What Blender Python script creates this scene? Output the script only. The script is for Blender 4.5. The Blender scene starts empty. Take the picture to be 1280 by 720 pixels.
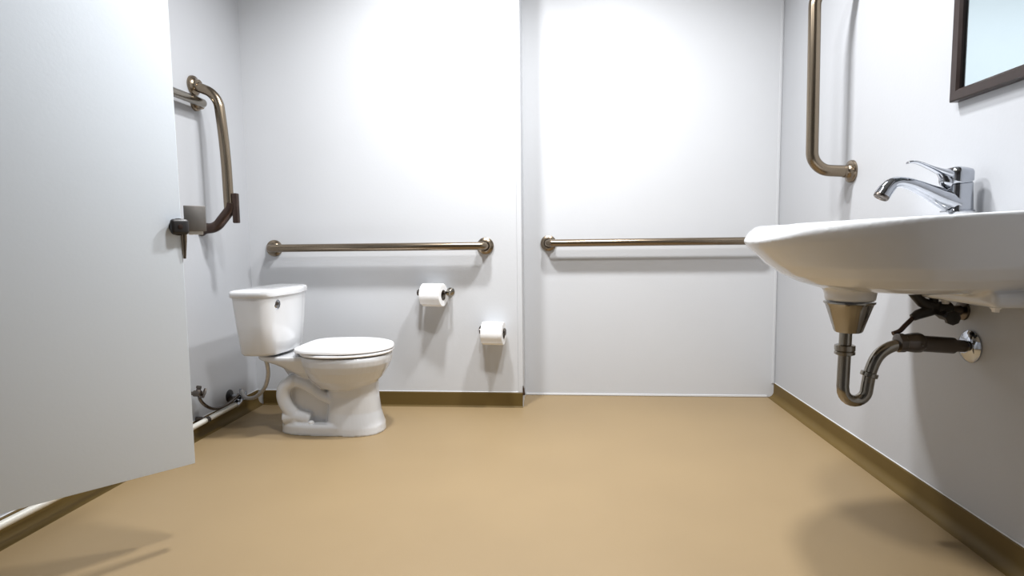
import bpy, bmesh, math, random
from mathutils import Vector, Matrix, Quaternion
random.seed(7)
PI = math.pi
S = bpy.context.scene
COL = S.collection

# ---------------------------------------------------------------- room numbers (metres)
XL, XR = -1.504, 1.081          # side walls
D1, D2 = 2.691, 2.910           # boxed-out back wall, recessed back wall
XC = -0.173                     # corner of the box-out
YB = -1.10                      # wall behind the camera
HC = 2.42                       # ceiling
ZB = 0.071                      # baseboard height

# ---------------------------------------------------------------- materials
def nodes_mat(name):
    m = bpy.data.materials.new(name); m.use_nodes = True
    nt = m.node_tree; b = nt.nodes['Principled BSDF']
    return m, nt, b

def noise_mat(name, c1, c2, scale=8, rough=(0.5, 0.6), metallic=0.0, bump=0.0, bscale=60, coat=0.0,
              stretch=(1, 1, 1), spec=0.5, detail=4):
    m, nt, b = nodes_mat(name)
    tc = nt.nodes.new('ShaderNodeTexCoord'); mp = nt.nodes.new('ShaderNodeMapping')
    mp.inputs['Scale'].default_value = stretch
    nt.links.new(tc.outputs['Object'], mp.inputs['Vector'])
    n = nt.nodes.new('ShaderNodeTexNoise'); n.inputs['Scale'].default_value = scale; n.inputs['Detail'].default_value = detail
    nt.links.new(mp.outputs['Vector'], n.inputs['Vector'])
    r = nt.nodes.new('ShaderNodeValToRGB')
    r.color_ramp.elements[0].position = 0.3; r.color_ramp.elements[1].position = 0.7
    r.color_ramp.elements[0].color = (*c1, 1); r.color_ramp.elements[1].color = (*c2, 1)
    nt.links.new(n.outputs['Fac'], r.inputs['Fac']); nt.links.new(r.outputs['Color'], b.inputs['Base Color'])
    mr = nt.nodes.new('ShaderNodeMapRange'); mr.inputs['To Min'].default_value = rough[0]; mr.inputs['To Max'].default_value = rough[1]
    nt.links.new(n.outputs['Fac'], mr.inputs['Value']); nt.links.new(mr.outputs['Result'], b.inputs['Roughness'])
    b.inputs['Metallic'].default_value = metallic
    b.inputs['Specular IOR Level'].default_value = spec
    b.inputs['Coat Weight'].default_value = coat; b.inputs['Coat Roughness'].default_value = 0.08
    if bump:
        n2 = nt.nodes.new('ShaderNodeTexNoise'); n2.inputs['Scale'].default_value = bscale; n2.inputs['Detail'].default_value = 3
        nt.links.new(mp.outputs['Vector'], n2.inputs['Vector'])
        bp = nt.nodes.new('ShaderNodeBump'); bp.inputs['Strength'].default_value = bump; bp.inputs['Distance'].default_value = 0.002
        nt.links.new(n2.outputs['Fac'], bp.inputs['Height']); nt.links.new(bp.outputs['Normal'], b.inputs['Normal'])
    return m

M = {}
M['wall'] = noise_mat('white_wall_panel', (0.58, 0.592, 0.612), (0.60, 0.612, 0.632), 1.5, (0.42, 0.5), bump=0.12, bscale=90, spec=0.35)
M['wall_side'] = noise_mat('side_wall_dimmed', (0.43, 0.44, 0.46), (0.45, 0.46, 0.48), 1.5, (0.45, 0.55), bump=0.12, bscale=90, spec=0.35)  # white walls greyed in the colour, in place of weaker light at the sides
M['ceiling'] = noise_mat('ceiling_paint', (0.50, 0.51, 0.52), (0.52, 0.53, 0.54), 3, (0.8, 0.9))
M['wall_dark'] = noise_mat('unseen_wall_dark', (0.10, 0.10, 0.105), (0.12, 0.12, 0.125), 2, (0.6, 0.7))  # unseen front wall made dark to cut bounce and deepen reflections in metal
M['trim'] = noise_mat('white_pvc_trim', (0.66, 0.67, 0.68), (0.68, 0.69, 0.70), 6, (0.35, 0.45))
M['door'] = noise_mat('door_laminate', (0.70, 0.755, 0.815), (0.72, 0.775, 0.835), 2, (0.42, 0.5), bump=0.06, bscale=140, spec=0.35)
M['floor'] = noise_mat('tan_vinyl_floor', (0.262, 0.186, 0.098), (0.282, 0.201, 0.106), 2.2, (0.42, 0.52), bump=0.10, bscale=300, spec=0.4)
M['base'] = noise_mat('ochre_vinyl_base', (0.112, 0.072, 0.019), (0.124, 0.080, 0.023), 3, (0.5, 0.6), spec=0.25)
M['bronze'] = noise_mat('brushed_bronze_nickel', (0.25, 0.20, 0.145), (0.265, 0.213, 0.156), 3, (0.24, 0.28), metallic=1.0)
M['dark_bronze'] = noise_mat('dark_bronze', (0.055, 0.036, 0.030), (0.085, 0.058, 0.048), 25, (0.28, 0.4), metallic=0.85)
M['nickel'] = noise_mat('satin_nickel', (0.285, 0.26, 0.22), (0.31, 0.285, 0.245), 4, (0.16, 0.22), metallic=1.0)
M['steel_dark'] = noise_mat('tarnished_steel', (0.11, 0.095, 0.085), (0.14, 0.12, 0.105), 5, (0.2, 0.35), metallic=1.0)
M['chrome'] = noise_mat('polished_chrome', (0.44, 0.46, 0.50), (0.47, 0.49, 0.53), 5, (0.06, 0.09), metallic=1.0)
M['plate'] = noise_mat('grey_latch_plate', (0.17, 0.16, 0.15), (0.22, 0.205, 0.19), 20, (0.4, 0.5), metallic=0.8)
M['porcelain'] = noise_mat('white_porcelain', (0.64, 0.645, 0.655), (0.66, 0.665, 0.675), 3, (0.10, 0.14), coat=0.5)
M['seat'] = noise_mat('white_seat_plastic', (0.86, 0.86, 0.87), (0.88, 0.88, 0.89), 3, (0.2, 0.26))
M['paper'] = noise_mat('toilet_tissue', (0.86, 0.86, 0.86), (0.90, 0.90, 0.90), 40, (0.9, 0.95), bump=0.4, bscale=180)
M['core'] = noise_mat('cardboard_core', (0.16, 0.14, 0.12), (0.20, 0.175, 0.15), 30, (0.85, 0.95))
M['pipe_white'] = noise_mat('cream_pipe', (0.72, 0.70, 0.63), (0.78, 0.76, 0.69), 12, (0.25, 0.35), metallic=0.35)
M['hose'] = noise_mat('grey_braided_hose', (0.42, 0.40, 0.38), (0.52, 0.50, 0.47), 160, (0.35, 0.45), metallic=0.5, bump=0.4, bscale=300)
M['rubber'] = noise_mat('black_rubber', (0.012, 0.011, 0.011), (0.022, 0.02, 0.02), 20, (0.35, 0.5))
M['frame'] = noise_mat('espresso_frame', (0.016, 0.008, 0.006), (0.026, 0.014, 0.011), 12, (0.3, 0.4), stretch=(1, 6, 1))
M['mirror'] = noise_mat('mirror_glass', (0.60, 0.70, 0.735), (0.61, 0.71, 0.745), 2, (0.01, 0.015), metallic=1.0)
M['housing'] = noise_mat('lamp_housing', (0.75, 0.75, 0.76), (0.79, 0.79, 0.80), 8, (0.4, 0.5))
def emit(name, col, st):
    m = bpy.data.materials.new(name); m.use_nodes = True; nt = m.node_tree
    b = nt.nodes['Principled BSDF']; b.inputs['Base Color'].default_value = (0.8, 0.8, 0.8, 1)
    b.inputs['Emission Color'].default_value = (*col, 1); b.inputs['Emission Strength'].default_value = st
    return m
M['lens'] = emit('lamp_lens', (1.0, 0.985, 0.96), 3.0)

# ---------------------------------------------------------------- mesh helpers
def link(name, bm, m, parent=None, smooth=True, sharp=35, origin=None):
    bmesh.ops.recalc_face_normals(bm, faces=bm.faces[:])
    me = bpy.data.meshes.new(name)
    if origin is not None:
        bmesh.ops.translate(bm, verts=bm.verts[:], vec=-Vector(origin))
    bm.to_mesh(me); bm.free()
    me.materials.append(m)
    if smooth:
        me.polygons.foreach_set('use_smooth', [True] * len(me.polygons))
        me.set_sharp_from_angle(angle=math.radians(sharp))
    o = bpy.data.objects.new(name, me); COL.objects.link(o)
    if origin is not None: o.location = origin
    if parent is not None:
        o.parent = parent
        if origin is None: o.location = -Vector(parent_world(parent))
        else: o.location = Vector(origin) - Vector(parent_world(parent))
    return o

def parent_world(o):
    v = Vector(o.location); p = o.parent
    while p is not None: v += p.location; p = p.parent
    return v

def thing(name, label, cat, loc, group=None):
    o = bpy.data.objects.new(name, None); COL.objects.link(o); o.location = loc
    o.empty_display_size = 0.1
    o['label'] = label; o['category'] = cat
    if group: o['group'] = group
    return o

def struct(name, bm, m, smooth=False, parent=None):
    o = link(name, bm, m, parent, smooth); 
    if parent is None: o['kind'] = 'structure'
    return o

def box(bm, lo, hi, bevel=0, seg=2, rot=None):
    lo, hi = Vector(lo), Vector(hi)
    r = bmesh.ops.create_cube(bm, size=1)
    vs = r['verts']; c = (lo + hi) / 2; s = hi - lo
    for v in vs: v.co = Vector((v.co.x * s.x, v.co.y * s.y, v.co.z * s.z))
    if bevel:
        es = list({e for v in vs for e in v.link_edges})
        rr = bmesh.ops.bevel(bm, geom=es, offset=bevel, segments=seg, profile=0.5, affect='EDGES')
        vs = list({v for f in rr['faces'] for v in f.verts} | {v for v in vs if v.is_valid})
        vs = [v for v in vs if v.is_valid]
    if rot is not None:
        for v in vs: v.co = rot @ v.co
    for v in vs: v.co += c
    return vs

def ring_faces(bm, rings, caps=True, closed=True):
    n = len(rings[0])
    for a, b in zip(rings, rings[1:]):
        for i in range(n if closed else n - 1):
            j = (i + 1) % n
            bm.faces.new((a[i], a[j], b[j], b[i]))
    if caps:
        if caps in (True, 'start', 'both'): bm.faces.new(list(reversed(rings[0])))
        if caps in (True, 'end', 'both'): bm.faces.new(rings[-1])

def tube(bm, pts, rad, n=20, caps=True, flat=1.0, up=None):
    """sweep a round (or flattened) section along pts; rad may be a list"""
    pts = [Vector(p) for p in pts]
    if not isinstance(rad, (list, tuple)): rad = [rad] * len(pts)
    rad = list(rad) + [rad[-1]] * (len(pts) - len(rad))
    T = []
    for i in range(len(pts)):
        a = pts[max(i - 1, 0)]; b = pts[min(i + 1, len(pts) - 1)]
        T.append((b - a).normalized())
    u = Vector(up) if up is not None else (Vector((0, 0, 1)) if abs(T[0].z) < 0.9 else Vector((0, 1, 0)))
    u = (u - T[0] * u.dot(T[0])).normalized()
    rings = []
    for i, p in enumerate(pts):
        if i:
            q = T[i - 1].rotation_difference(T[i]); u = q @ u; u = (u - T[i] * u.dot(T[i])).normalized()
        w = T[i].cross(u)
        f = flat[i] if isinstance(flat, (list, tuple)) else flat
        rings.append([bm.verts.new(p + u * (math.cos(2 * PI * k / n) * rad[i] * f) + w * (math.sin(2 * PI * k / n) * rad[i])) for k in range(n)])
    ring_faces(bm, rings, caps)

def fillet(pts, r, seg=8):
    """round the corners of a polyline with radius-like distance r"""
    pts = [Vector(p) for p in pts]; out = [pts[0]]
    for i in range(1, len(pts) - 1):
        a, b, c = pts[i - 1], pts[i], pts[i + 1]
        ri = r[i - 1] if isinstance(r, (list, tuple)) else r
        d1 = (a - b); d2 = (c - b)
        ra = min(ri, d1.length * 0.49, d2.length * 0.49)
        p, q = b + d1.normalized() * ra, b + d2.normalized() * ra
        # circular-like arc through cubic
        k = 0.5523
        p1 = p + (b - p) * k; q1 = q + (b - q) * k
        for s in range(seg + 1):
            t = s / seg
            out.append(p * (1 - t) ** 3 + p1 * 3 * t * (1 - t) ** 2 + q1 * 3 * t * t * (1 - t) + q * t ** 3)
    out.append(pts[-1]); return out

def spline(pts, per=8):
    pts = [Vector(p) for p in pts]; P = [pts[0]] + pts + [pts[-1]]; out = []
    for i in range(1, len(P) - 2):
        for s in range(per):
            t = s / per
            a, b, c, d = P[i - 1], P[i], P[i + 1], P[i + 2]
            out.append(0.5 * ((2 * b) + (c - a) * t + (2 * a - 5 * b + 4 * c - d) * t * t + (-a + 3 * b - 3 * c + d) * t ** 3))
    out.append(pts[-1]); return out

def lerp_list(vals, n):
    out = []
    for i in range(n):
        t = i / (n - 1) * (len(vals) - 1); k = min(int(t), len(vals) - 2); f = t - k
        out.append(vals[k] * (1 - f) + vals[k + 1] * f)
    return out

def lathe(bm, prof, origin, axis, n=32, ribs=0, ribd=0.0):
    """prof = [(distance along axis, radius)...] closed at both ends"""
    axis = Vector(axis).normalized()
    u = axis.orthogonal().normalized(); w = axis.cross(u); origin = Vector(origin)
    rings = []
    for d, r in prof:
        rg = []
        for k in range(n):
            rr = max(r, 1e-4)
            if ribs: rr *= 1 + ribd * (1 if (k * ribs // n) % 2 else -1)
            a = 2 * PI * k / n
            rg.append(bm.verts.new(origin + axis * d + (u * math.cos(a) + w * math.sin(a)) * rr))
        rings.append(rg)
    ring_faces(bm, rings, True)

def prism(bm, poly, x0, x1, axis='x'):
    """extrude a 2-D polygon along an axis"""
    def P(a, b, t):
        return Vector((t, a, b)) if axis == 'x' else Vector((a, t, b)) if axis == 'y' else Vector((a, b, t))
    A = [bm.verts.new(P(a, b, x0)) for a, b in poly]; B = [bm.verts.new(P(a, b, x1)) for a, b in poly]
    n = len(poly)
    for i in range(n): bm.faces.new((A[i], A[(i + 1) % n], B[(i + 1) % n], B[i]))
    bm.faces.new(list(reversed(A))); bm.faces.new(B)

def remesh(o, voxel, smooth_it=4):
    r = o.modifiers.new('union', 'REMESH'); r.mode = 'VOXEL'; r.voxel_size = voxel; r.use_smooth_shade = True
    s = o.modifiers.new('soften', 'SMOOTH'); s.factor = 0.5; s.iterations = smooth_it

# ---------------------------------------------------------------- the setting
T = 0.12
def wallbox(name, lo, hi, m=None):
    bm = bmesh.new(); box(bm, lo, hi); return struct(name, bm, m or M['wall'])
wallbox('floor', (XL - T, YB - T, -0.12), (XR + T, D2 + T, 0), M['floor'])
wallbox('ceiling', (XL - T, YB - T, HC), (XR + T, D2 + T, HC + 0.1), M['ceiling'])
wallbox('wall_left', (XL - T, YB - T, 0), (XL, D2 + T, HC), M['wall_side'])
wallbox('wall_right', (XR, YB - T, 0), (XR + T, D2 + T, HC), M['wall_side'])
wallbox('wall_back', (XC, D2, 0), (XR, D2 + T, HC))
wallbox('wall_back_left', (XL, D1, 0), (XC, D2 + T, HC))
wallbox('wall_front', (XL, YB - T, 0), (XR, YB, HC), M['wall_dark'])

def base_profile(cw=0.034, ch=0.030):
    # (distance from wall, height): flat strip with a cove sweeping out on to the floor
    pts = [(0, 0), (cw, 0.0), (cw, 0.0012)]
    for i in range(1, 9):
        a = i / 8 * PI / 2
        pts.append((cw - (cw - 0.005) * math.sin(a), ch - (ch - 0.0012) * math.cos(a)))
    pts += [(0.005, ZB - 0.002), (0.003, ZB), (0, ZB)]
    return pts
bm = bmesh.new(); prism(bm, [(XR - d, z) for d, z in base_profile()], YB, D2, 'y'); struct('baseboard_right', bm, M['base'], True)
bm = bmesh.new(); prism(bm, [(XL + d, z) for d, z in base_profile()], YB, D1, 'y'); struct('baseboard_left', bm, M['base'], True)
bm = bmesh.new(); prism(bm, [(D1 - d, z) for d, z in base_profile(0.012, 0.010)], XL + 0.034, XC + 0.001, 'x'); struct('baseboard_back', bm, M['base'], True)
# white plastic corner guards and strips of the wall panelling
def trim(name, lo, hi, bev=0.0012, m=None):
    bm = bmesh.new(); box(bm, lo, hi, bev, 1); return struct(name, bm, m or M['trim'], True)
trim('trim_1', (XC - 0.020, D1 - 0.003, ZB + 0.001), (XC + 0.003, D1, HC), m=M['wall'])
trim('trim_2', (XC, D1 - 0.003, 0.001), (XC + 0.003, D1 + 0.020, HC), m=M['wall'])
trim('trim_3', (XC + 0.004, D2 - 0.004, 0.001), (XR - 0.036, D2, 0.011))
trim('trim_4', (XR - 0.016, D2 - 0.004, ZB + 0.001), (XR - 0.004, D2, HC), m=M['wall'])
trim('trim_5', (XR - 0.003, YB, ZB + 0.0005), (XR, D2 - 0.005, ZB + 0.0045))
trim('trim_6', (XL, YB, ZB + 0.0005), (XL + 0.003, D1, ZB + 0.0045))
trim('trim_7', (XL + 0.004, D1 - 0.003, ZB + 0.0005), (XC - 0.021, D1, ZB + 0.0045))

bm = bmesh.new(); prism(bm, [(XC + 0.001, ZB - 0.010), (XC + 0.012, ZB - 0.010), (XC + 0.008, ZB + 0.020), (XC + 0.003, ZB + 0.034), (XC + 0.001, ZB + 0.034)], D1 - 0.008, D1 + 0.012, 'y')
struct('trim_8', bm, M['dark_bronze'])

# ---------------------------------------------------------------- ceiling downlights
def downlight(name, x, y, label, power, size=0.16):
    t = thing(name, label, 'ceiling light', (x, y, HC), 'round ceiling downlights')
    bm = bmesh.new(); lathe(bm, [(0, 0.105), (0.012, 0.105), (0.020, 0.098), (0.020, 0.084), (0.010, 0.082), (0.010, 0.0)], (x, y, HC), (0, 0, -1), 40)
    link('housing', bm, M['housing'], t)
    bm = bmesh.new(); lathe(bm, [(0.010, 0.081), (0.014, 0.080), (0.016, 0.0)], (x, y, HC), (0, 0, -1), 40)
    link('lens', bm, M['lens'], t)
    L = bpy.data.lights.new('downlight_lamp', 'AREA'); L.shape = 'DISK'; L.size = size; L.energy = power
    L.color = (0.975, 0.985, 1.0); L.spread = math.radians(152)
    o = bpy.data.objects.new('downlight_lamp', L); COL.objects.link(o); o.location = (x, y, HC - 0.024)
    return t
LA, LB, LCN = 31, 30, 23
downlight('ceiling_light', -0.50, 1.94, 'round ceiling downlight above the toilet', LA)
downlight('ceiling_light', 0.34, 2.0, 'round ceiling downlight nearest the right back corner', LB)
downlight('ceiling_light', -0.10, 1.25, 'round ceiling downlight nearest the camera', LCN, 0.20)

# ---------------------------------------------------------------- grab bars
def flange_bm(c, axis, r=0.040):
    bm = bmesh.new()
    lathe(bm, [(0.0005, r), (0.006, r), (0.010, r * 0.96), (0.013, r * 0.80), (0.017, 0.026), (0.024, 0.0225), (0.030, 0.0225)], c, axis, 36)
    return bm
RT = 0.0185
def hbar(name, label, x0, x1, ywall, z):
    off = 0.062
    t = thing(name, label, 'grab bar', ((x0 + x1) / 2, ywall, z), None)
    bm = bmesh.new()
    tube(bm, fillet([(x0, ywall - 0.012, z), (x0, ywall - off, z), (x1, ywall - off, z), (x1, ywall - 0.012, z)], 0.034, 8), RT, 24)
    link('bar', bm, M['bronze'], t)
    for x in (x0, x1): link('flange', flange_bm((x, ywall, z), (0, -1, 0)), M['bronze'], t)
    return t
hbar('grab_bar', 'horizontal bronze-coloured grab bar on the back wall above the toilet and toilet paper', -1.378, -0.342, D1, 0.778)
hbar('grab_bar', 'horizontal bronze-coloured grab bar on the recessed back wall, reaching behind the basin', -0.048, 0.985, D2, 0.786)

# vertical bar on the right wall by the basin
t = thing('grab_bar', 'tall vertical bronze-coloured grab bar on the right wall beyond the basin', 'grab bar', (XR, 2.223, 1.37))
bm = bmesh.new(); xo = 0.934
tube(bm, fillet([(XR - 0.012, 2.223, 1.040), (xo + 0.004, 2.223, 1.048), (xo - 0.004, 2.223, 1.70), (XR - 0.012, 2.223, 1.70)], 0.075, 12), 0.0212, 24)
link('bar', bm, M['bronze'], t)
for z in (1.040, 1.70): link('flange', flange_bm((XR, 2.223, z), (-1, 0, 0), 0.041), M['bronze'], t)

# vertical bar on the left wall over the toilet tank, with its dark lower elbow and wall plate
t = thing('grab_bar', 'vertical bronze-coloured grab bar with dark lower elbow on the left wall above the toilet tank', 'grab bar', (XL, 2.312, 1.2))
yb = 2.312
bm = bmesh.new()
tube(bm, fillet([(XL + 0.012, yb, 1.455), (-1.398, yb, 1.415), (-1.378, yb, 1.20), (-1.374, yb, 0.945)], [0.06, 0.10], 12), 0.020, 24)
link('bar', bm, M['bronze'], t)
link('flange', flange_bm((XL, yb, 1.457), (1, 0, 0), 0.040), M['bronze'], t)
bm = bmesh.new()
tube(bm, fillet([(-1.364, yb, 0.972), (-1.370, yb, 0.945), (-1.438, yb, 0.868), (XL + 0.012, yb, 0.868)], [0.025, 0.03], 10), 0.0215, 24)
link('elbow', bm, M['dark_bronze'], t)
link('flange', flange_bm((XL, yb, 0.868), (1, 0, 0), 0.032), M['dark_bronze'], t)
bm = bmesh.new()
box(bm, (-1.356, yb - 0.012, 0.888), (-1.334, yb + 0.012, 1.012), 0.004, 2)
tube(bm, [(-1.385, yb, 0.955), (-1.350, yb, 0.950)], 0.0145, 16)
link('stop_plate', bm, M['dark_bronze'], t)

# short bar running along the left wall, mostly hidden by the door
t = thing('grab_bar', 'horizontal grab bar along the left wall, only its far end showing past the door', 'grab bar', (XL, 2.0, 1.384))
bm = bmesh.new()
tube(bm, fillet([(XL + 0.010, 2.318, 1.384), (XL + 0.040, 2.318, 1.384), (XL + 0.040, 1.62, 1.384), (XL + 0.010, 1.62, 1.384)], 0.03, 8), 0.0175, 24)
link('bar', bm, M['nickel'], t)
for y in (2.318, 1.62): link('flange', flange_bm((XL, y, 1.384), (1, 0, 0), 0.030), M['bronze'], t)

# ---------------------------------------------------------------- toilet
TX, TY = -1.290, 2.335
t = thing('toilet', 'white two-piece toilet with closed lid standing beside the left wall', 'toilet', (TX, TY, 0))
def W(u, v, z): return Vector((TX + u, TY + v, z))
def oval(u0, u1, hw, z, n=48, p=2.3, pf=None, egg=0.0):
    """superellipse outline between u0 and u1; pf is a different exponent for the front half"""
    pts = []; c = (u0 + u1) / 2; a = (u1 - u0) / 2
    for k in range(n):
        th = 2 * PI * k / n; cs, sn = math.cos(th), math.sin(th)
        e = p if cs < 0 or pf is None else pf
        x = a * math.copysign(abs(cs) ** (2 / e), cs); y = hw * math.copysign(abs(sn) ** (2 / e), sn)
        y *= 1 - egg * (x / a)
        pts.append(W(c + x, y, z))
    return pts
def loft(bm, rings, caps=True):
    R = [[bm.verts.new(p) for p in r] for r in rings]; ring_faces(bm, R, caps)

# bowl, pedestal and trapway as one ceramic body
bm = bmesh.new()
# bowl
loft(bm, [oval(0.35, 0.43, 0.05, 0.170, p=2), oval(0.27, 0.50, 0.095, 0.195, p=2), oval(0.235, 0.540, 0.128, 0.232, p=2.1), oval(0.215, 0.566, 0.153, 0.272, p=2.2),
          oval(0.205, 0.578, 0.163, 0.300, p=2.3), oval(0.200, 0.582, 0.166, 0.322, p=2.3), oval(0.202, 0.580, 0.164, 0.336, p=2.3)])
# front pedestal
loft(bm, [oval(0.305, 0.548, 0.100, 0.0, p=2.8, pf=2.3), oval(0.307, 0.546, 0.098, 0.03, p=3, pf=2.3), oval(0.312, 0.530, 0.086, 0.09, p=3.2, pf=2.2),
          oval(0.316, 0.522, 0.082, 0.16, p=3.2, pf=2.2), oval(0.320, 0.522, 0.088, 0.215, p=2.8, pf=2.2), oval(0.32, 0.525, 0.10, 0.26, p=2.5, pf=2.2)])
# foot
loft(bm, [oval(0.105, 0.545, 0.096, 0.0, p=3), oval(0.107, 0.545, 0.096, 0.034, p=3), oval(0.112, 0.52, 0.090, 0.046, p=3)])
# web
loft(bm, [oval(0.13, 0.36, 0.036, 0.02, p=4), oval(0.14, 0.36, 0.036, 0.14, p=4), oval(0.15, 0.36, 0.036, 0.22, p=4), oval(0.10, 0.36, 0.05, 0.30, p=4)])
# shelf under the tank
loft(bm, [oval(0.20, 0.34, 0.06, 0.235, p=3), oval(0.165, 0.34, 0.10, 0.268, p=3), oval(0.10, 0.33, 0.115, 0.300, p=3.2), oval(0.035, 0.32, 0.125, 0.322, p=3.4), oval(0.03, 0.32, 0.125, 0.338, p=3.4)])
# trapway loops on both flanks
for s in (-1, 1):
    v = s * 0.050
    tube(bm, spline([W(0.345, v, 0.140), W(0.290, v, 0.165), W(0.235, v, 0.205), W(0.180, v, 0.222), W(0.140, v, 0.200), W(0.128, v, 0.155), W(0.145, v, 0.110), W(0.172, v, 0.075), W(0.18, v, 0.04)], 6),
         [0.022] * 10 + [0.025] * 8 + [0.029] * 30, 16)
    tube(bm, spline([W(0.13, v, 0.062), W(0.18, v, 0.070), W(0.245, v, 0.058)], 5), [0.030] * 6 + [0.028] * 4 + [0.022], 16)
bowl = link('bowl', bm, M['porcelain'], t)
remesh(bowl, 0.004, 2)

# seat ring and lid
bm = bmesh.new()
n = 56
def seat_ring(u0, u1, hw, z): return oval(u0, u1, hw, z, n, p=2.2, egg=0.08)
outer = [seat_ring(0.205, 0.588, 0.170, 0.3425), seat_ring(0.203, 0.590, 0.172, 0.347), seat_ring(0.205, 0.588, 0.170, 0.353)]
inner = [seat_ring(0.262, 0.533, 0.105, 0.353), seat_ring(0.262, 0.533, 0.105, 0.3425)]
R = [[bm.verts.new(p) for p in r] for r in outer + inner]; ring_faces(bm, R + [R[0]], False)
link('seat', bm, M['seat'], t)
bm = bmesh.new()
def lid_outline(sc, z):
    """squared, slightly narrower hinge end; long egg-shaped front"""
    pts = []
    for k in range(n):
        th = 2 * PI * k / n; cs, sn = math.cos(th), math.sin(th)
        if cs >= 0:
            x = 0.198 * cs ** (2 / 2.0); y = 0.170 * math.copysign(abs(sn) ** (2 / 2.0), sn)
        else:
            x = -0.192 * abs(cs) ** (2 / 5.0); y = 0.170 * math.copysign(abs(sn) ** (2 / 5.0), sn)
            y *= 1 - 0.14 * (x / 0.192) ** 2
        pts.append(W(0.394 + x * sc, y * sc, z))
    return pts
loft(bm, [lid_outline(0.975, 0.3555), lid_outline(1.0, 0.3585), lid_outline(1.0, 0.366), lid_outline(0.985, 0.371), lid_outline(0.93, 0.3745), lid_outline(0.6, 0.3775), lid_outline(0.2, 0.3785)])
lid = link('lid', bm, M['seat'], t)
for s in (-1, 1):
    bm = bmesh.new(); lathe(bm, [(0, 0.011), (0.022, 0.011), (0.026, 0.008)], W(0.212, s * 0.080, 0.330), (0, 0, 1), 20)
    link('hinge_post', bm, M['seat'], t)

# tank: tapered, bowed front
def tank_ring(z, hw, dep, bow, back=0.0, n=56, r=0.060):
    dep -= 0.012; bow += 0.016
    """plan outline: straight back, rounded corners, bowed front"""
    pts = []
    m = 12
    y0, y1 = -hw, hw
    # front edge from +hw to -hw with a bow
    for i in range(m + 1):
        y = hw - r - (2 * (hw - r)) * i / m
        pts.append((back + dep + bow * (1 - (y / hw) ** 2), y))
    front_end = pts[-1]
    for i in range(1, 7):
        a = i / 7 * PI / 2
        pts.append((front_end[0] - r + r * math.cos(a) , -hw + r - r * math.sin(a)))
    rb = 0.018
    for i in range(0, 5):
        a = i / 4 * PI / 2
        pts.append((back + rb - rb * math.sin(a), -hw + rb - rb * math.cos(a)))
    for i in range(0, 5):
        a = i / 4 * PI / 2
        pts.append((back + rb - rb * math.cos(a), hw - rb + rb * math.sin(a)))
    for i in range(1, 7):
        a = PI / 2 - i / 7 * PI / 2
        pts.append((pts[0][0] - r + r * math.cos(a), hw - r + r * math.sin(a)))
    return [W(x, y - 0.015, z) for x, y in pts]
bm = bmesh.new()
loft(bm, [tank_ring(0.346, 0.132, 0.095, 0.018, 0.034), tank_ring(0.352, 0.152, 0.117, 0.02, 0.022), tank_ring(0.362, 0.160, 0.126, 0.021, 0.017), tank_ring(0.48, 0.174, 0.140, 0.024, 0.009), tank_ring(0.590, 0.184, 0.152, 0.026, 0.002)])
tank = link('tank', bm, M['porcelain'], t, sharp=50)
bm = bmesh.new()
loft(bm, [tank_ring(0.588, 0.186, 0.156, 0.026, -0.001, r=0.07), tank_ring(0.592, 0.191, 0.164, 0.027, -0.004, r=0.075), tank_ring(0.606, 0.192, 0.165, 0.027, -0.004, r=0.075), tank_ring(0.614, 0.189, 0.160, 0.026, -0.001, r=0.07), tank_ring(0.618, 0.178, 0.142, 0.024, 0.008, r=0.065), tank_ring(0.620, 0.12, 0.08, 0.01, 0.04)])
link('tank_lid', bm, M['porcelain'], t, sharp=50)
# round chrome trip lever on the left of the tank front
ub = W(0.153, -0.138, 0.558)
bm = bmesh.new(); lathe(bm, [(-0.004, 0.024), (0.006, 0.024), (0.010, 0.021), (0.012, 0.012), (0.013, 0.0)], ub, (1, -0.35, 0), 32)
btn = link('flush_button', bm, M['chrome'], t)
bm = bmesh.new(); lathe(bm, [(0.0125, 0.008), (0.016, 0.0075), (0.0175, 0.0)], ub + Vector((0.0, 0, 0.003)), (1, -0.35, 0), 20)
link('button_cap', bm, M['steel_dark'], btn)
# bolt cap on the foot
bm = bmesh.new(); lathe(bm, [(0, 0.012), (0.008, 0.0115), (0.013, 0.007), (0.0145, 0)], W(0.255, -0.072, 0.045), (0, 0, 1), 20)
link('bolt_cap', bm, M['seat'], t)
bm = bmesh.new(); lathe(bm, [(0, 0.019), (0.016, 0.019), (0.020, 0.012), (0.034, 0.012)], W(0.080, -0.090, 0.350), (0, 0, -1), 20)
link('fill_valve_nut', bm, M['seat'], t)

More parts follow.
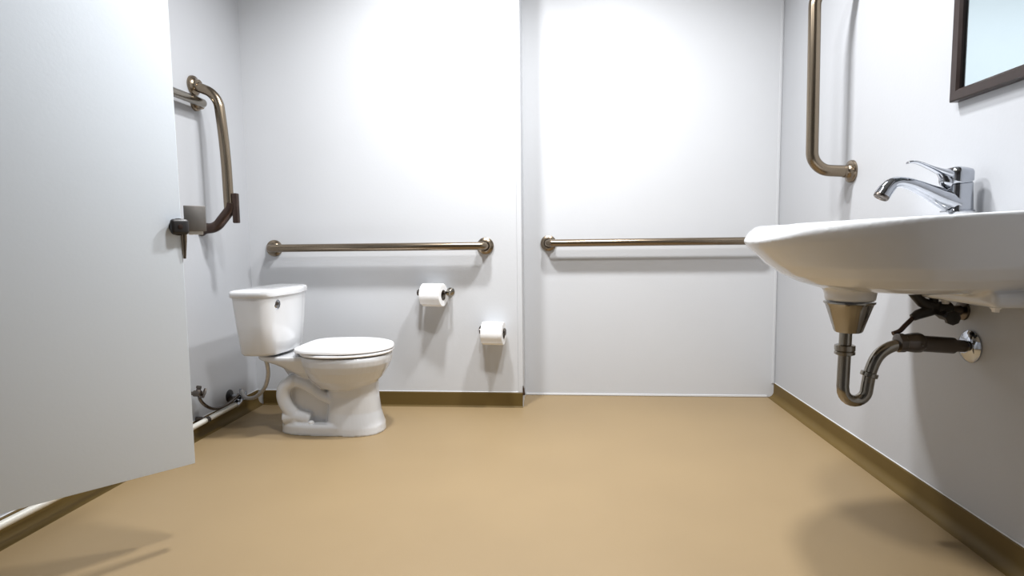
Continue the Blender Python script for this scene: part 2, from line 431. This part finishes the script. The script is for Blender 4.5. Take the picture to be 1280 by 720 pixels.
# ---------------------------------------------------------------- pipes on the left wall
def supply_valve(name, label, p, handle_dir, m=M['chrome'], dark=False):
    t = thing(name, label, 'valve', (XL, p[1], p[2]))
    p = Vector(p)
    bm = bmesh.new(); lathe(bm, [(0.0005, 0.029), (0.004, 0.028), (0.010, 0.016), (0.011, 0.011)], (XL if p.z > ZB + 0.03 else XL, p.y, p.z), (1, 0, 0), 28)
    link('escutcheon', bm, M['rubber'] if dark else M['chrome'], t)
    bm = bmesh.new()
    tube(bm, [(XL + 0.008, p.y, p.z), p], 0.0075, 14)
    lathe(bm, [(-0.016, 0.010), (-0.014, 0.0125), (0.014, 0.0125), (0.016, 0.010)], p, (1, 0, 0), 20)
    lathe(bm, [(0, 0.008), (0.020, 0.008), (0.021, 0.0105), (0.030, 0.0105), (0.031, 0.007)], p, (0, 0.5, 1), 6)
    link('valve_body', bm, m, t)
    bm = bmesh.new(); h = Vector(handle_dir).normalized()
    tube(bm, [p, p + h * 0.022], 0.005, 12)
    a = h.orthogonal().normalized()
    q = p + h * 0.024
    up = Vector((0, 0.55, 0.83))
    tube(bm, [q - up * 0.020, q, q + up * 0.020], [0.0055, 0.008, 0.0055], 14, flat=0.6)
    link('handle', bm, m, t)
    return t
supply_valve('shutoff_valve', 'chrome shut-off valve with dark wall ring low on the left wall behind the toilet', (XL + 0.052, 2.452, 0.108), (1, -0.1, 0.1), dark=True)
supply_valve('shutoff_valve', 'small shut-off valve on the left wall right beside the stall door edge', (XL + 0.048, 2.155, 0.200), (1, 0.5, -0.05), m=M['steel_dark'])
bm = bmesh.new()
tube(bm, spline([(XL + 0.055, 2.462, 0.130), (XL + 0.075, 2.435, 0.118), (-1.375, 2.38, 0.118), (-1.305, 2.330, 0.142), (-1.240, 2.285, 0.198), (-1.212, 2.262, 0.262), (-1.2105, 2.248, 0.318)], 8), 0.0085, 14)
o = link('supply_hose', bm, M['hose'], None, origin=(XL + 0.05, 2.455, 0.11))
o['label'] = 'grey supply hose curving up from the low valve to the toilet tank'; o['category'] = 'hose'
bm = bmesh.new()
tube(bm, spline([(XL + 0.050, 2.165, 0.212), (XL + 0.062, 2.150, 0.175), (XL + 0.060, 2.205, 0.128), (XL + 0.058, 2.275, 0.103), (XL + 0.058, 2.36, 0.104), (XL + 0.055, 2.435, 0.118)], 8), 0.0065, 14)
o = link('connecting_hose', bm, M['steel_dark'], None, origin=(XL + 0.05, 2.15, 0.17))
o['label'] = 'thin dark hose sagging between the two shut-off valves on the left wall'; o['category'] = 'hose'
t = thing('water_pipe', 'pale metal pipe running low along the left wall behind the door', 'pipe', (XL + 0.052, 1.6, 0.08))
bm = bmesh.new(); tube(bm, [(XL + 0.052, 0.25, 0.082), (XL + 0.052, 2.0, 0.074), (XL + 0.052, 2.425, 0.080)], 0.011, 18)
link('pipe', bm, M['pipe_white'], t)
bm = bmesh.new(); lathe(bm, [(-0.022, 0.0125), (-0.020, 0.0145), (0.014, 0.0145), (0.018, 0.0105), (0.026, 0.0105)], (XL + 0.052, 2.43, 0.083), (0, 1, 0.3), 8)
link('pipe_nut', bm, M['chrome'], t)
for y in (0.55, 1.25, 2.20):
    bm = bmesh.new()
    box(bm, (XL + 0.0055, y - 0.009, 0.066), (XL + 0.042, y + 0.009, 0.088), 0.002, 1)
    lathe(bm, [(-0.009, 0.0135), (0.009, 0.0135)], (XL + 0.052, y, 0.0765), (0, 1, 0), 18)
    link('bracket', bm, M['steel_dark'], t)

# ---------------------------------------------------------------- toilet paper
def tp(x, z, label_h, label_r, cone, turn):
    y = D1 - 0.063
    t = thing('paper_holder', label_h, 'toilet paper holder', (x, D1, z), 'toilet paper holders')
    hw = 0.064
    for s in ((-1, 1) if cone else (-1,)):
        bm = bmesh.new()
        xx = x + s * (hw + 0.006 if cone else 0.058)
        lathe(bm, [(0.0005, 0.019), (0.005, 0.0185), (0.009, 0.010), (0.058, 0.008)], (xx, D1, z), (0, -1, 0), 24)
        lathe(bm, [(-0.008, 0.009), (-0.006, 0.0135), (0.005, 0.0135), (0.008, 0.009)], (xx, y, z), (1, 0, 0), 24)
        link('arm', bm, M['steel_dark'] if s < 0 else M['nickel'], t)
    bm = bmesh.new(); tube(bm, [(x - 0.056, y, z), (x + (hw if cone else 0.0535), y, z)], 0.0075, 16)
    if not cone: lathe(bm, [(0, 0.0075), (0.0005, 0.017), (0.004, 0.017), (0.006, 0.013)], (x + 0.0535, y, z - 0.004), (1, 0, 0), 24)
    sp = link('spindle', bm, M['steel_dark'], t, origin=(x, y, z)); sp.rotation_euler.z = math.radians(turn)
    # roll
    R0, R1, hw2 = 0.025, 0.054, 0.050
    r = thing('toilet_paper_roll', label_r, 'toilet paper roll', (x, y, z - 0.011), 'toilet paper rolls')
    zc = z - 0.011
    bm = bmesh.new(); nn = 48; rings = []
    prof = [(-hw2, R0), (-hw2, R1 - 0.003), (-hw2 + 0.003, R1), (hw2 - 0.003, R1), (hw2, R1 - 0.003), (hw2, R0)]
    for d, rr in prof:
        rings.append([bm.verts.new(Vector((x + d, y + rr * math.cos(2 * PI * k / nn), zc + rr * math.sin(2 * PI * k / nn)))) for k in range(nn)])
    ring_faces(bm, rings + [rings[0]], False)
    # loose end lying over the front of the roll
    sh = []
    for i in range(10):
        a = math.radians(100 + i * 13)
        sh.append((y + (R1 + 0.0012) * math.cos(a), zc + (R1 + 0.0012) * math.sin(a)))
    sh.append((sh[-1][0] + 0.0005, sh[-1][1] - 0.006))
    A = [bm.verts.new(Vector((x - hw2 + 0.001, a, b))) for a, b in sh]; B = [bm.verts.new(Vector((x + hw2 - 0.001, a, b))) for a, b in sh]
    for i in range(len(sh) - 1): bm.faces.new((A[i], A[i + 1], B[i + 1], B[i]))
    link('paper', bm, M['paper'], r, sharp=40)
    bm = bmesh.new(); rings = []
    for d, rr in [(-hw2 - 0.0005, R0 - 0.002), (-hw2 - 0.0005, R0), (hw2 + 0.0005, R0), (hw2 + 0.0005, R0 - 0.002)]:
        rings.append([bm.verts.new(Vector((x + d, y + rr * math.cos(2 * PI * k / nn), zc + rr * math.sin(2 * PI * k / nn)))) for k in range(nn)])
    ring_faces(bm, rings + [rings[0]], False)
    link('core', bm, M['core'], r)
    r.rotation_euler.z = math.radians(turn)
tp(-0.583, 0.562, 'metal toilet paper holder with two arms, nearer the toilet on the back wall', 'white toilet paper roll nearer the toilet, the higher of the two', True, -13)
tp(-0.303, 0.381, 'lower metal toilet paper holder on the back wall beside the corner of the box-out', 'white toilet paper roll beside the wall corner, the lower of the two', False, -7)

# ---------------------------------------------------------------- stall door, hinged on the left wall
q = Vector((-0.970, 1.410, 0)); d = Vector((0.642, 0.767, 0)).normalized(); nrm = Vector((0.767, -0.642, 0)).normalized()
ang = math.atan2(d.y, d.x)
Ld = (q.x - (XL + 0.035)) / d.x
hinge = q - d * Ld
dz0, dz1 = 0.217, 2.10
t = thing('stall_door', 'large white door panel standing ajar at the left, raised above the floor', 'door', (hinge.x, hinge.y, dz0))
def DW(s, n_, z): return hinge + d * s + nrm * n_ + Vector((0, 0, z))
def dbox(bm, s0, s1, n0, n1, z0, z1, bev=0.002, seg=2):
    b2 = bmesh.new(); box(b2, (s0, -n1, z0), (s1, -n0, z1), bev, seg)
    M_ = Matrix.Translation(hinge) @ Matrix.Rotation(ang, 4, 'Z')
    bmesh.ops.transform(b2, matrix=M_, verts=b2.verts[:])
    me = bpy.data.meshes.new('tmp'); b2.to_mesh(me); b2.free(); bm.from_mesh(me); bpy.data.meshes.remove(me)
bm = bmesh.new(); dbox(bm, 0.0, Ld, -0.024, 0.0, dz0, dz1, 0.0015, 2); link('door_panel', bm, M['door'], t)
# latch: dark turn knob on the near face, grey keeper plate past the edge, tapered pull below
bm = bmesh.new()
kc = DW(Ld - 0.007, 0.0, 0.846)
lathe(bm, [(0, 0.022), (0.003, 0.022), (0.005, 0.012), (0.010, 0.012)], kc, nrm, 28)
dbox(bm, Ld - 0.029, Ld + 0.014, 0.005, 0.021, 0.826, 0.866, 0.0085, 4)
knob = link('latch_knob', bm, M['rubber'], t)
bm = bmesh.new(); lathe(bm, [(0.0, 0.006), (0.001, 0.006), (0.0015, 0.004)], DW(Ld - 0.008, 0.021, 0.846), nrm, 20)
link('knob_screw', bm, M['dark_bronze'], knob)
bm = bmesh.new(); dbox(bm, Ld + 0.008, Ld + 0.061, -0.006, -0.001, 0.835, 0.902, 0.0022, 2); link('keeper_plate', bm, M['plate'], t)
bm = bmesh.new(); dbox(bm, Ld + 0.018, Ld + 0.054, -0.010, -0.0065, 0.826, 0.845, 0.0015, 2); link('keeper_lip', bm, M['trim'], t)
bm = bmesh.new()
tube(bm, [DW(Ld + 0.004, 0.002, 0.840), DW(Ld + 0.004, 0.002, 0.81), DW(Ld + 0.003, 0.002, 0.764)], [0.0085, 0.007, 0.0035], 12, flat=0.8)
link('edge_pull', bm, M['bronze'], t)
for z in (0.42, 1.15, 1.85):
    bm = bmesh.new()
    tube(bm, [DW(-0.006, -0.012, z - 0.045), DW(-0.006, -0.012, z + 0.045)], 0.009, 16)
    box(bm, (XL + 0.0005, hinge.y - 0.045, z - 0.04), (XL + 0.006, hinge.y + 0.045, z + 0.04), 0.0015, 1)
    box(bm, (XL + 0.004, hinge.y + 0.004, z - 0.03), (hinge.x + 0.0, hinge.y + 0.016, z + 0.03), 0.001, 1)
    link('hinge', bm, M['nickel'], t)

# ---------------------------------------------------------------- wall-hung basin
BY = 1.575
t = thing('wall_basin', 'white ceramic wall-hung washbasin on the right wall below the mirror', 'sink', (XR, BY, 0.66))
def B(px, v, z): return Vector((XR - px, BY + v, z))
def zrim(px):            # height of the rim edge, dipping gently to the front
    return 0.857 - 0.045 * px - max(0.0, px - 0.50) * 0.15
def zcrease(px):         # where the rolled lip turns into the side; the lip grows wider towards the front
    t = max(0.0, (px - 0.25) / 0.325)
    return zrim(px) - 0.005 - 0.027 * t ** 1.25
def Dshape(xf, hw, zf, n=72, back=0.0, sq=2.5, cx=0.20):
    """plan outline: straight against the wall, curving to a rounded front"""
    pts = []
    for k in range(n):
        th = 2 * PI * k / n; cs, sn = math.cos(th), math.sin(th)
        if cs >= 0:
            x = cx + (xf - cx) * abs(cs) ** (2 / 2.15); y = hw * math.copysign(abs(sn) ** (2 / 2.15), sn)
        else:
            x = cx - (cx - back) * abs(cs) ** (2 / 7); y = hw * math.copysign(abs(sn) ** (2 / 7), sn)
        pts.append(B(x, y, zf(x) if callable(zf) else zf))
    return pts
def ell(cx, cy, a, b, z, n=72):
    return [B(cx + a * math.cos(2 * PI * k / n), cy + b * math.sin(2 * PI * k / n), z) for k in range(n)]
bm = bmesh.new()
def mixz(f): return lambda x: zcrease(x) * (1 - f) + 0.70 * f
rings = [
    Dshape(0.330, 0.150, 0.660),
    Dshape(0.385, 0.196, 0.666),
    Dshape(0.425, 0.228, 0.679),
    Dshape(0.470, 0.252, 0.700),
    Dshape(0.510, 0.268, 0.727),
    Dshape(0.545, 0.278, mixz(0.40)),
    Dshape(0.563, 0.283, mixz(0.20)),
    Dshape(0.572, 0.286, mixz(0.03)),
    Dshape(0.573, 0.2865, zcrease),
    Dshape(0.563, 0.284, lambda x: zcrease(x) * 0.45 + zrim(x) * 0.55),
    Dshape(0.545, 0.279, lambda x: zrim(x) - 0.001, back=0.002),
    Dshape(0.528, 0.268, lambda x: zrim(x), back=0.004),
    Dshape(0.512, 0.255, lambda x: zrim(x) - 0.004, back=0.010),
    ell(0.325, 0, 0.195, 0.228, 0.825), ell(0.325, 0, 0.180, 0.212, 0.790), ell(0.325, 0, 0.145, 0.175, 0.745), ell(0.32, 0, 0.09, 0.11, 0.712), ell(0.313, 0, 0.024, 0.024, 0.703)]
loft(bm, rings)
# drain boss under the bowl
lathe(bm, [(0, 0.075), (0.010, 0.065), (0.022, 0.0615), (0.036, 0.060), (0.0415, 0.058)], (0.772, BY, 0.672), (0, 0, -1), 48)
# low ledge at the back where the basin is bolted up
box(bm, (XR - 0.115, BY - 0.235, 0.636), (XR, BY + 0.19, 0.672), 0.010, 2)
basin = link('basin', bm, M['porcelain'], t, sharp=60)
remesh(basin, 0.005, 2)
bm = bmesh.new(); lathe(bm, [(0, 0.022), (0.002, 0.022), (0.003, 0.016), (0.0032, 0)], (0.768, BY, 0.7045), (0, 0, 1), 28)
link('drain_ring', bm, M['chrome'], t)
for v in (-0.155, 0.02):
    bm = bmesh.new(); lathe(bm, [(0, 0.013), (0.008, 0.013), (0.012, 0.009), (0.018, 0.008)], (XR - 0.055, BY + v, 0.637), (0, 0, -1), 6)
    link('mounting_bolt', bm, M['seat'], t)

# ---------------------------------------------------------------- faucet
FX, FY, FZ = 1.030, BY, 0.860
t = thing('faucet', 'chrome single-lever faucet standing on the back of the washbasin', 'faucet', (FX, FY, FZ))
bm = bmesh.new()
def sq_ring(cx, cz, r, tilt=0.0, n=40, e=3.0):
    pts = []
    for k in range(n):
        th = 2 * PI * k / n; cs, sn = math.cos(th), math.sin(th)
        x = r * math.copysign(abs(cs) ** (2 / e), cs); y = r * math.copysign(abs(sn) ** (2 / e), sn)
        pts.append(Vector((cx + x, FY + y, cz + x * tilt)))
    return pts
loft(bm, [sq_ring(FX, FZ, 0.033), sq_ring(FX, FZ + 0.004, 0.033), sq_ring(FX, FZ + 0.006, 0.0295), sq_ring(FX, FZ + 0.060, 0.0275), sq_ring(FX, FZ + 0.0715, 0.0275, 0.12), sq_ring(FX, FZ + 0.073, 0.0255, 0.12), sq_ring(FX, FZ + 0.0755, 0.0255, 0.12)])
link('body', bm, M['chrome'], t, sharp=40)
bm = bmesh.new()
loft(bm, [sq_ring(FX, FZ + 0.0757, 0.0275, 0.12), sq_ring(FX, FZ + 0.078, 0.0285, 0.12), sq_ring(FX, FZ + 0.102, 0.0285, -0.02), sq_ring(FX + 0.001, FZ + 0.110, 0.0255, -0.10), sq_ring(FX + 0.002, FZ + 0.114, 0.016, -0.15)])
# lever: neck and flat blade rising toward the front
pts = spline([(FX - 0.010, FY, FZ + 0.094), (FX - 0.036, FY, FZ + 0.101), (FX - 0.068, FY, FZ + 0.114), (FX - 0.098, FY, FZ + 0.127), (FX - 0.118, FY, FZ + 0.131), (FX - 0.128, FY, FZ + 0.128)], 6)
tube(bm, pts, lerp_list([0.021, 0.019, 0.014, 0.012, 0.011, 0.006], len(pts)), 20, flat=lerp_list([0.80, 0.55, 0.36, 0.30, 0.34, 0.4], len(pts)))
pts = spline([(FX - 0.018, FY, FZ + 0.074), (FX - 0.030, FY, FZ + 0.080), (FX - 0.036, FY, FZ + 0.092), (FX - 0.048, FY, FZ + 0.105)], 5)
tube(bm, pts, lerp_list([0.017, 0.017, 0.013, 0.008], len(pts)), 18)
link('lever', bm, M['chrome'], t, sharp=50)
bm = bmesh.new()
pts = spline([(FX - 0.006, FY, FZ + 0.022), (FX - 0.034, FY, FZ + 0.034), (FX - 0.070, FY, FZ + 0.052), (FX - 0.108, FY, FZ + 0.070), (FX - 0.140, FY, FZ + 0.079), (FX - 0.162, FY, FZ + 0.076), (FX - 0.178, FY, FZ + 0.060), (FX - 0.187, FY, FZ + 0.046)], 7)
tube(bm, pts, lerp_list([0.030, 0.0265, 0.0215, 0.018, 0.0165, 0.0165, 0.0185, 0.0195], len(pts)), 24, flat=lerp_list([1.0, 1.0, 0.95, 0.88, 0.85, 0.95, 1.0, 1.0], len(pts)))
spout = link('spout', bm, M['chrome'], t, sharp=50)
bm = bmesh.new()
ax = (pts[-1] - pts[-4]).normalized()
lathe(bm, [(-0.001, 0.0190), (0.006, 0.0186), (0.008, 0.0165), (0.004, 0.012), (0.004, 0.0)], pts[-1], ax, 24)
link('aerator', bm, M['steel_dark'], spout)

# ---------------------------------------------------------------- drain trap
t = thing('drain_trap', 'metal drain pipe with U-bend under the washbasin, running into the right wall', 'drain pipe', (0.77, BY, 0.36))
dx = 0.765
bm = bmesh.new()
lathe(bm, [(0.0, 0.060), (0.004, 0.0605), (0.008, 0.056), (0.020, 0.052), (0.078, 0.034), (0.082, 0.031), (0.084, 0.017)], (dx + 0.006, BY, 0.6288), (0, 0, -1), 64, ribs=16, ribd=0.012)
link('bottle_cone', bm, M['nickel'], t, sharp=30)
bm = bmesh.new()
pp = [(dx, BY, 0.548), (dx - 0.004, BY, 0.346), (dx + 0.054, BY - 0.006, 0.346), (dx + 0.072, BY, 0.470), (dx + 0.150, BY, 0.518)]
path = [Vector(pp[0]), Vector((dx - 0.001, BY, 0.50)), Vector((dx - 0.003, BY, 0.40))]
# bottom half circle
cx, cz, r = dx + 0.0275, 0.392, 0.0305
for i in range(0, 13):
    a = PI + i / 12 * PI
    path.append(Vector((cx + r * math.cos(a), BY - 0.002, cz + r * 1.05 * math.sin(a))))
path += spline([(cx + r + 0.003, BY, 0.408), (dx + 0.068, BY, 0.445), (dx + 0.084, BY, 0.482), (dx + 0.112, BY, 0.505), (dx + 0.150, BY, 0.516), (dx + 0.168, BY, 0.519)], 6)
tube(bm, path, 0.0155, 24)
link('u_bend', bm, M['nickel'], t)
def nut(prof, o_, ax, m, n=24, name='slip_nut', ribs=0):
    bm = bmesh.new(); lathe(bm, prof, o_, ax, n, ribs=ribs, ribd=0.02); return link(name, bm, m, t)
nut([(-0.016, 0.021), (-0.014, 0.0245), (-0.001, 0.0245), (0.001, 0.022), (0.003, 0.0245), (0.010, 0.0245), (0.012, 0.021)], (dx - 0.001, BY, 0.497), (0, 0, -1), M['nickel'], 32, ribs=16)
nut([(-0.006, 0.020), (-0.005, 0.0215), (0.005, 0.0215), (0.006, 0.020)], (dx + 0.064, BY, 0.432), (0.3, 0, 1), M['nickel'], 28)
nut([(-0.030, 0.020), (-0.028, 0.0245), (-0.012, 0.0245), (-0.010, 0.022), (0.012, 0.026), (0.028, 0.026), (0.034, 0.022)], (dx + 0.160, BY, 0.518), (1, 0, 0.03), M['steel_dark'], 32, ribs=16)
bm = bmesh.new()
lathe(bm, [(0.0, 0.0215), (0.092, 0.0215), (0.094, 0.018)], (dx + 0.180, BY, 0.517), (1, 0, -0.07), 28)
lathe(bm, [(0.0, 0.016), (0.062, 0.016)], (dx + 0.262, BY, 0.5105), (1, 0, -0.03), 24)
link('wall_pipe', bm, M['steel_dark'], t)
bm = bmesh.new(); lathe(bm, [(0.0005, 0.043), (0.004, 0.0425), (0.010, 0.036), (0.016, 0.022), (0.017, 0.0165)], (XR, BY, 0.5085), (-1, 0, 0), 40)
link('escutcheon', bm, M['chrome'], t)

# ---------------------------------------------------------------- shut-off valve under the basin
t = thing('shutoff_valve', 'black shut-off valve close under the washbasin, above the drain pipe', 'valve', (XR, 1.61, 0.60))
y0 = 1.610
bm = bmesh.new(); lathe(bm, [(0.0005, 0.027), (0.005, 0.026), (0.009, 0.014), (0.050, 0.011)], (XR, y0, 0.600), (-1, 0, 0), 24)
link('escutcheon', bm, M['steel_dark'], t)
bm = bmesh.new()
lathe(bm, [(0, 0.018), (0.004, 0.021), (0.030, 0.021), (0.036, 0.016), (0.052, 0.016), (0.056, 0.012)], (1.048, y0, 0.602), (-1, 0, 0.03), 24)
lathe(bm, [(0, 0.011), (0.030, 0.011), (0.031, 0.014), (0.044, 0.014)], (1.005, y0, 0.602), (0.0, 0, 1), 8)
tube(bm, [(1.01, y0, 0.607), (0.975, y0, 0.622), (0.942, y0 - 0.005, 0.652)], [0.016, 0.014, 0.010], 16)
tube(bm, [(0.998, y0, 0.600), (0.965, y0, 0.588), (0.953, y0, 0.580)], [0.015, 0.013, 0.010], 16)
link('valve_body', bm, M['rubber'], t)
bm = bmesh.new()
tube(bm, [(1.022, y0 - 0.01, 0.590), (1.022, y0 - 0.045, 0.586)], [0.013, 0.010], 16)
lathe(bm, [(0, 0.014), (0.003, 0.019), (0.012, 0.019), (0.015, 0.014)], (1.022, y0 - 0.042, 0.586), (0, -1, 0), 8)
link('handle', bm, M['rubber'], t)
bm = bmesh.new()
tube(bm, spline([(0.958, y0, 0.583), (0.935, y0 - 0.004, 0.562), (0.918, y0 - 0.006, 0.545), (0.900, y0 - 0.008, 0.538)], 6), 0.0062, 12)
o = link('pull_rod', bm, M['dark_bronze'], None, origin=(0.93, y0, 0.56))
o['label'] = 'thin dark rod slanting from the valve under the basin down to the drain pipe'; o['category'] = 'rod'

# ---------------------------------------------------------------- mirror
my0, my1, mz0, mz1 = 0.97, 1.672, 1.158, 1.98
t = thing('wall_mirror', 'rectangular mirror in a dark brown frame on the right wall above the basin', 'mirror', (XR, (my0 + my1) / 2, mz0))
fw_, fd = 0.030, 0.024
bm = bmesh.new()
o0 = [(my0, mz0), (my1, mz0), (my1, mz1), (my0, mz1)]
def inset(k): return [(my0 + k, mz0 + k), (my1 - k, mz0 + k), (my1 - k, mz1 - k), (my0 + k, mz1 - k)]
R = []
for k, xx in [(0, XR - 0.0005), (0, XR - fd + 0.003), (0.003, XR - fd), (fw_ - 0.006, XR - fd), (fw_, XR - fd + 0.006), (fw_, XR - 0.008), (fw_, XR - 0.0005)]:
    R.append([bm.verts.new(Vector((xx, a, b))) for a, b in inset(k)])
ring_faces(bm, R + [R[0]], False)
link('frame', bm, M['frame'], t, sharp=20)
bm = bmesh.new(); box(bm, (XR - 0.012, my0 + fw_ - 0.002, mz0 + fw_ - 0.002), (XR - 0.002, my1 - fw_ + 0.002, mz1 - fw_ + 0.002))
link('glass', bm, M['mirror'], t, smooth=False)

# ---------------------------------------------------------------- world, camera, colour
w = bpy.data.worlds.new('world'); S.world = w; w.use_nodes = True
w.node_tree.nodes['Background'].inputs['Color'].default_value = (0.55, 0.6, 0.7, 1)
w.node_tree.nodes['Background'].inputs['Strength'].default_value = 0.3
yaw, pit, rol, f = 0.081, 0.0825, -0.0121, 713.3
cd = bpy.data.cameras.new('camera'); cam = bpy.data.objects.new('camera', cd); COL.objects.link(cam)
fwv = Vector((-math.sin(yaw) * math.cos(pit), math.cos(yaw) * math.cos(pit), -math.sin(pit)))
rt = Vector((math.cos(yaw), math.sin(yaw), 0)); up = rt.cross(fwv)
c, s = math.cos(rol), math.sin(rol)
r2 = rt * c + up * s; u2 = -rt * s + up * c
m = Matrix((r2, u2, -fwv)).transposed().to_4x4(); m.translation = Vector((0, 0, 0.80))
cam.matrix_world = m
cd.sensor_width = 36; cd.lens = 36 * f / 1280; cd.clip_start = 0.02
S.camera = cam
S.view_settings.view_transform = 'Standard'; S.view_settings.look = 'None'
S.view_settings.gamma = 1; S.view_settings.exposure = 0.0
S.view_settings.use_curve_mapping = False
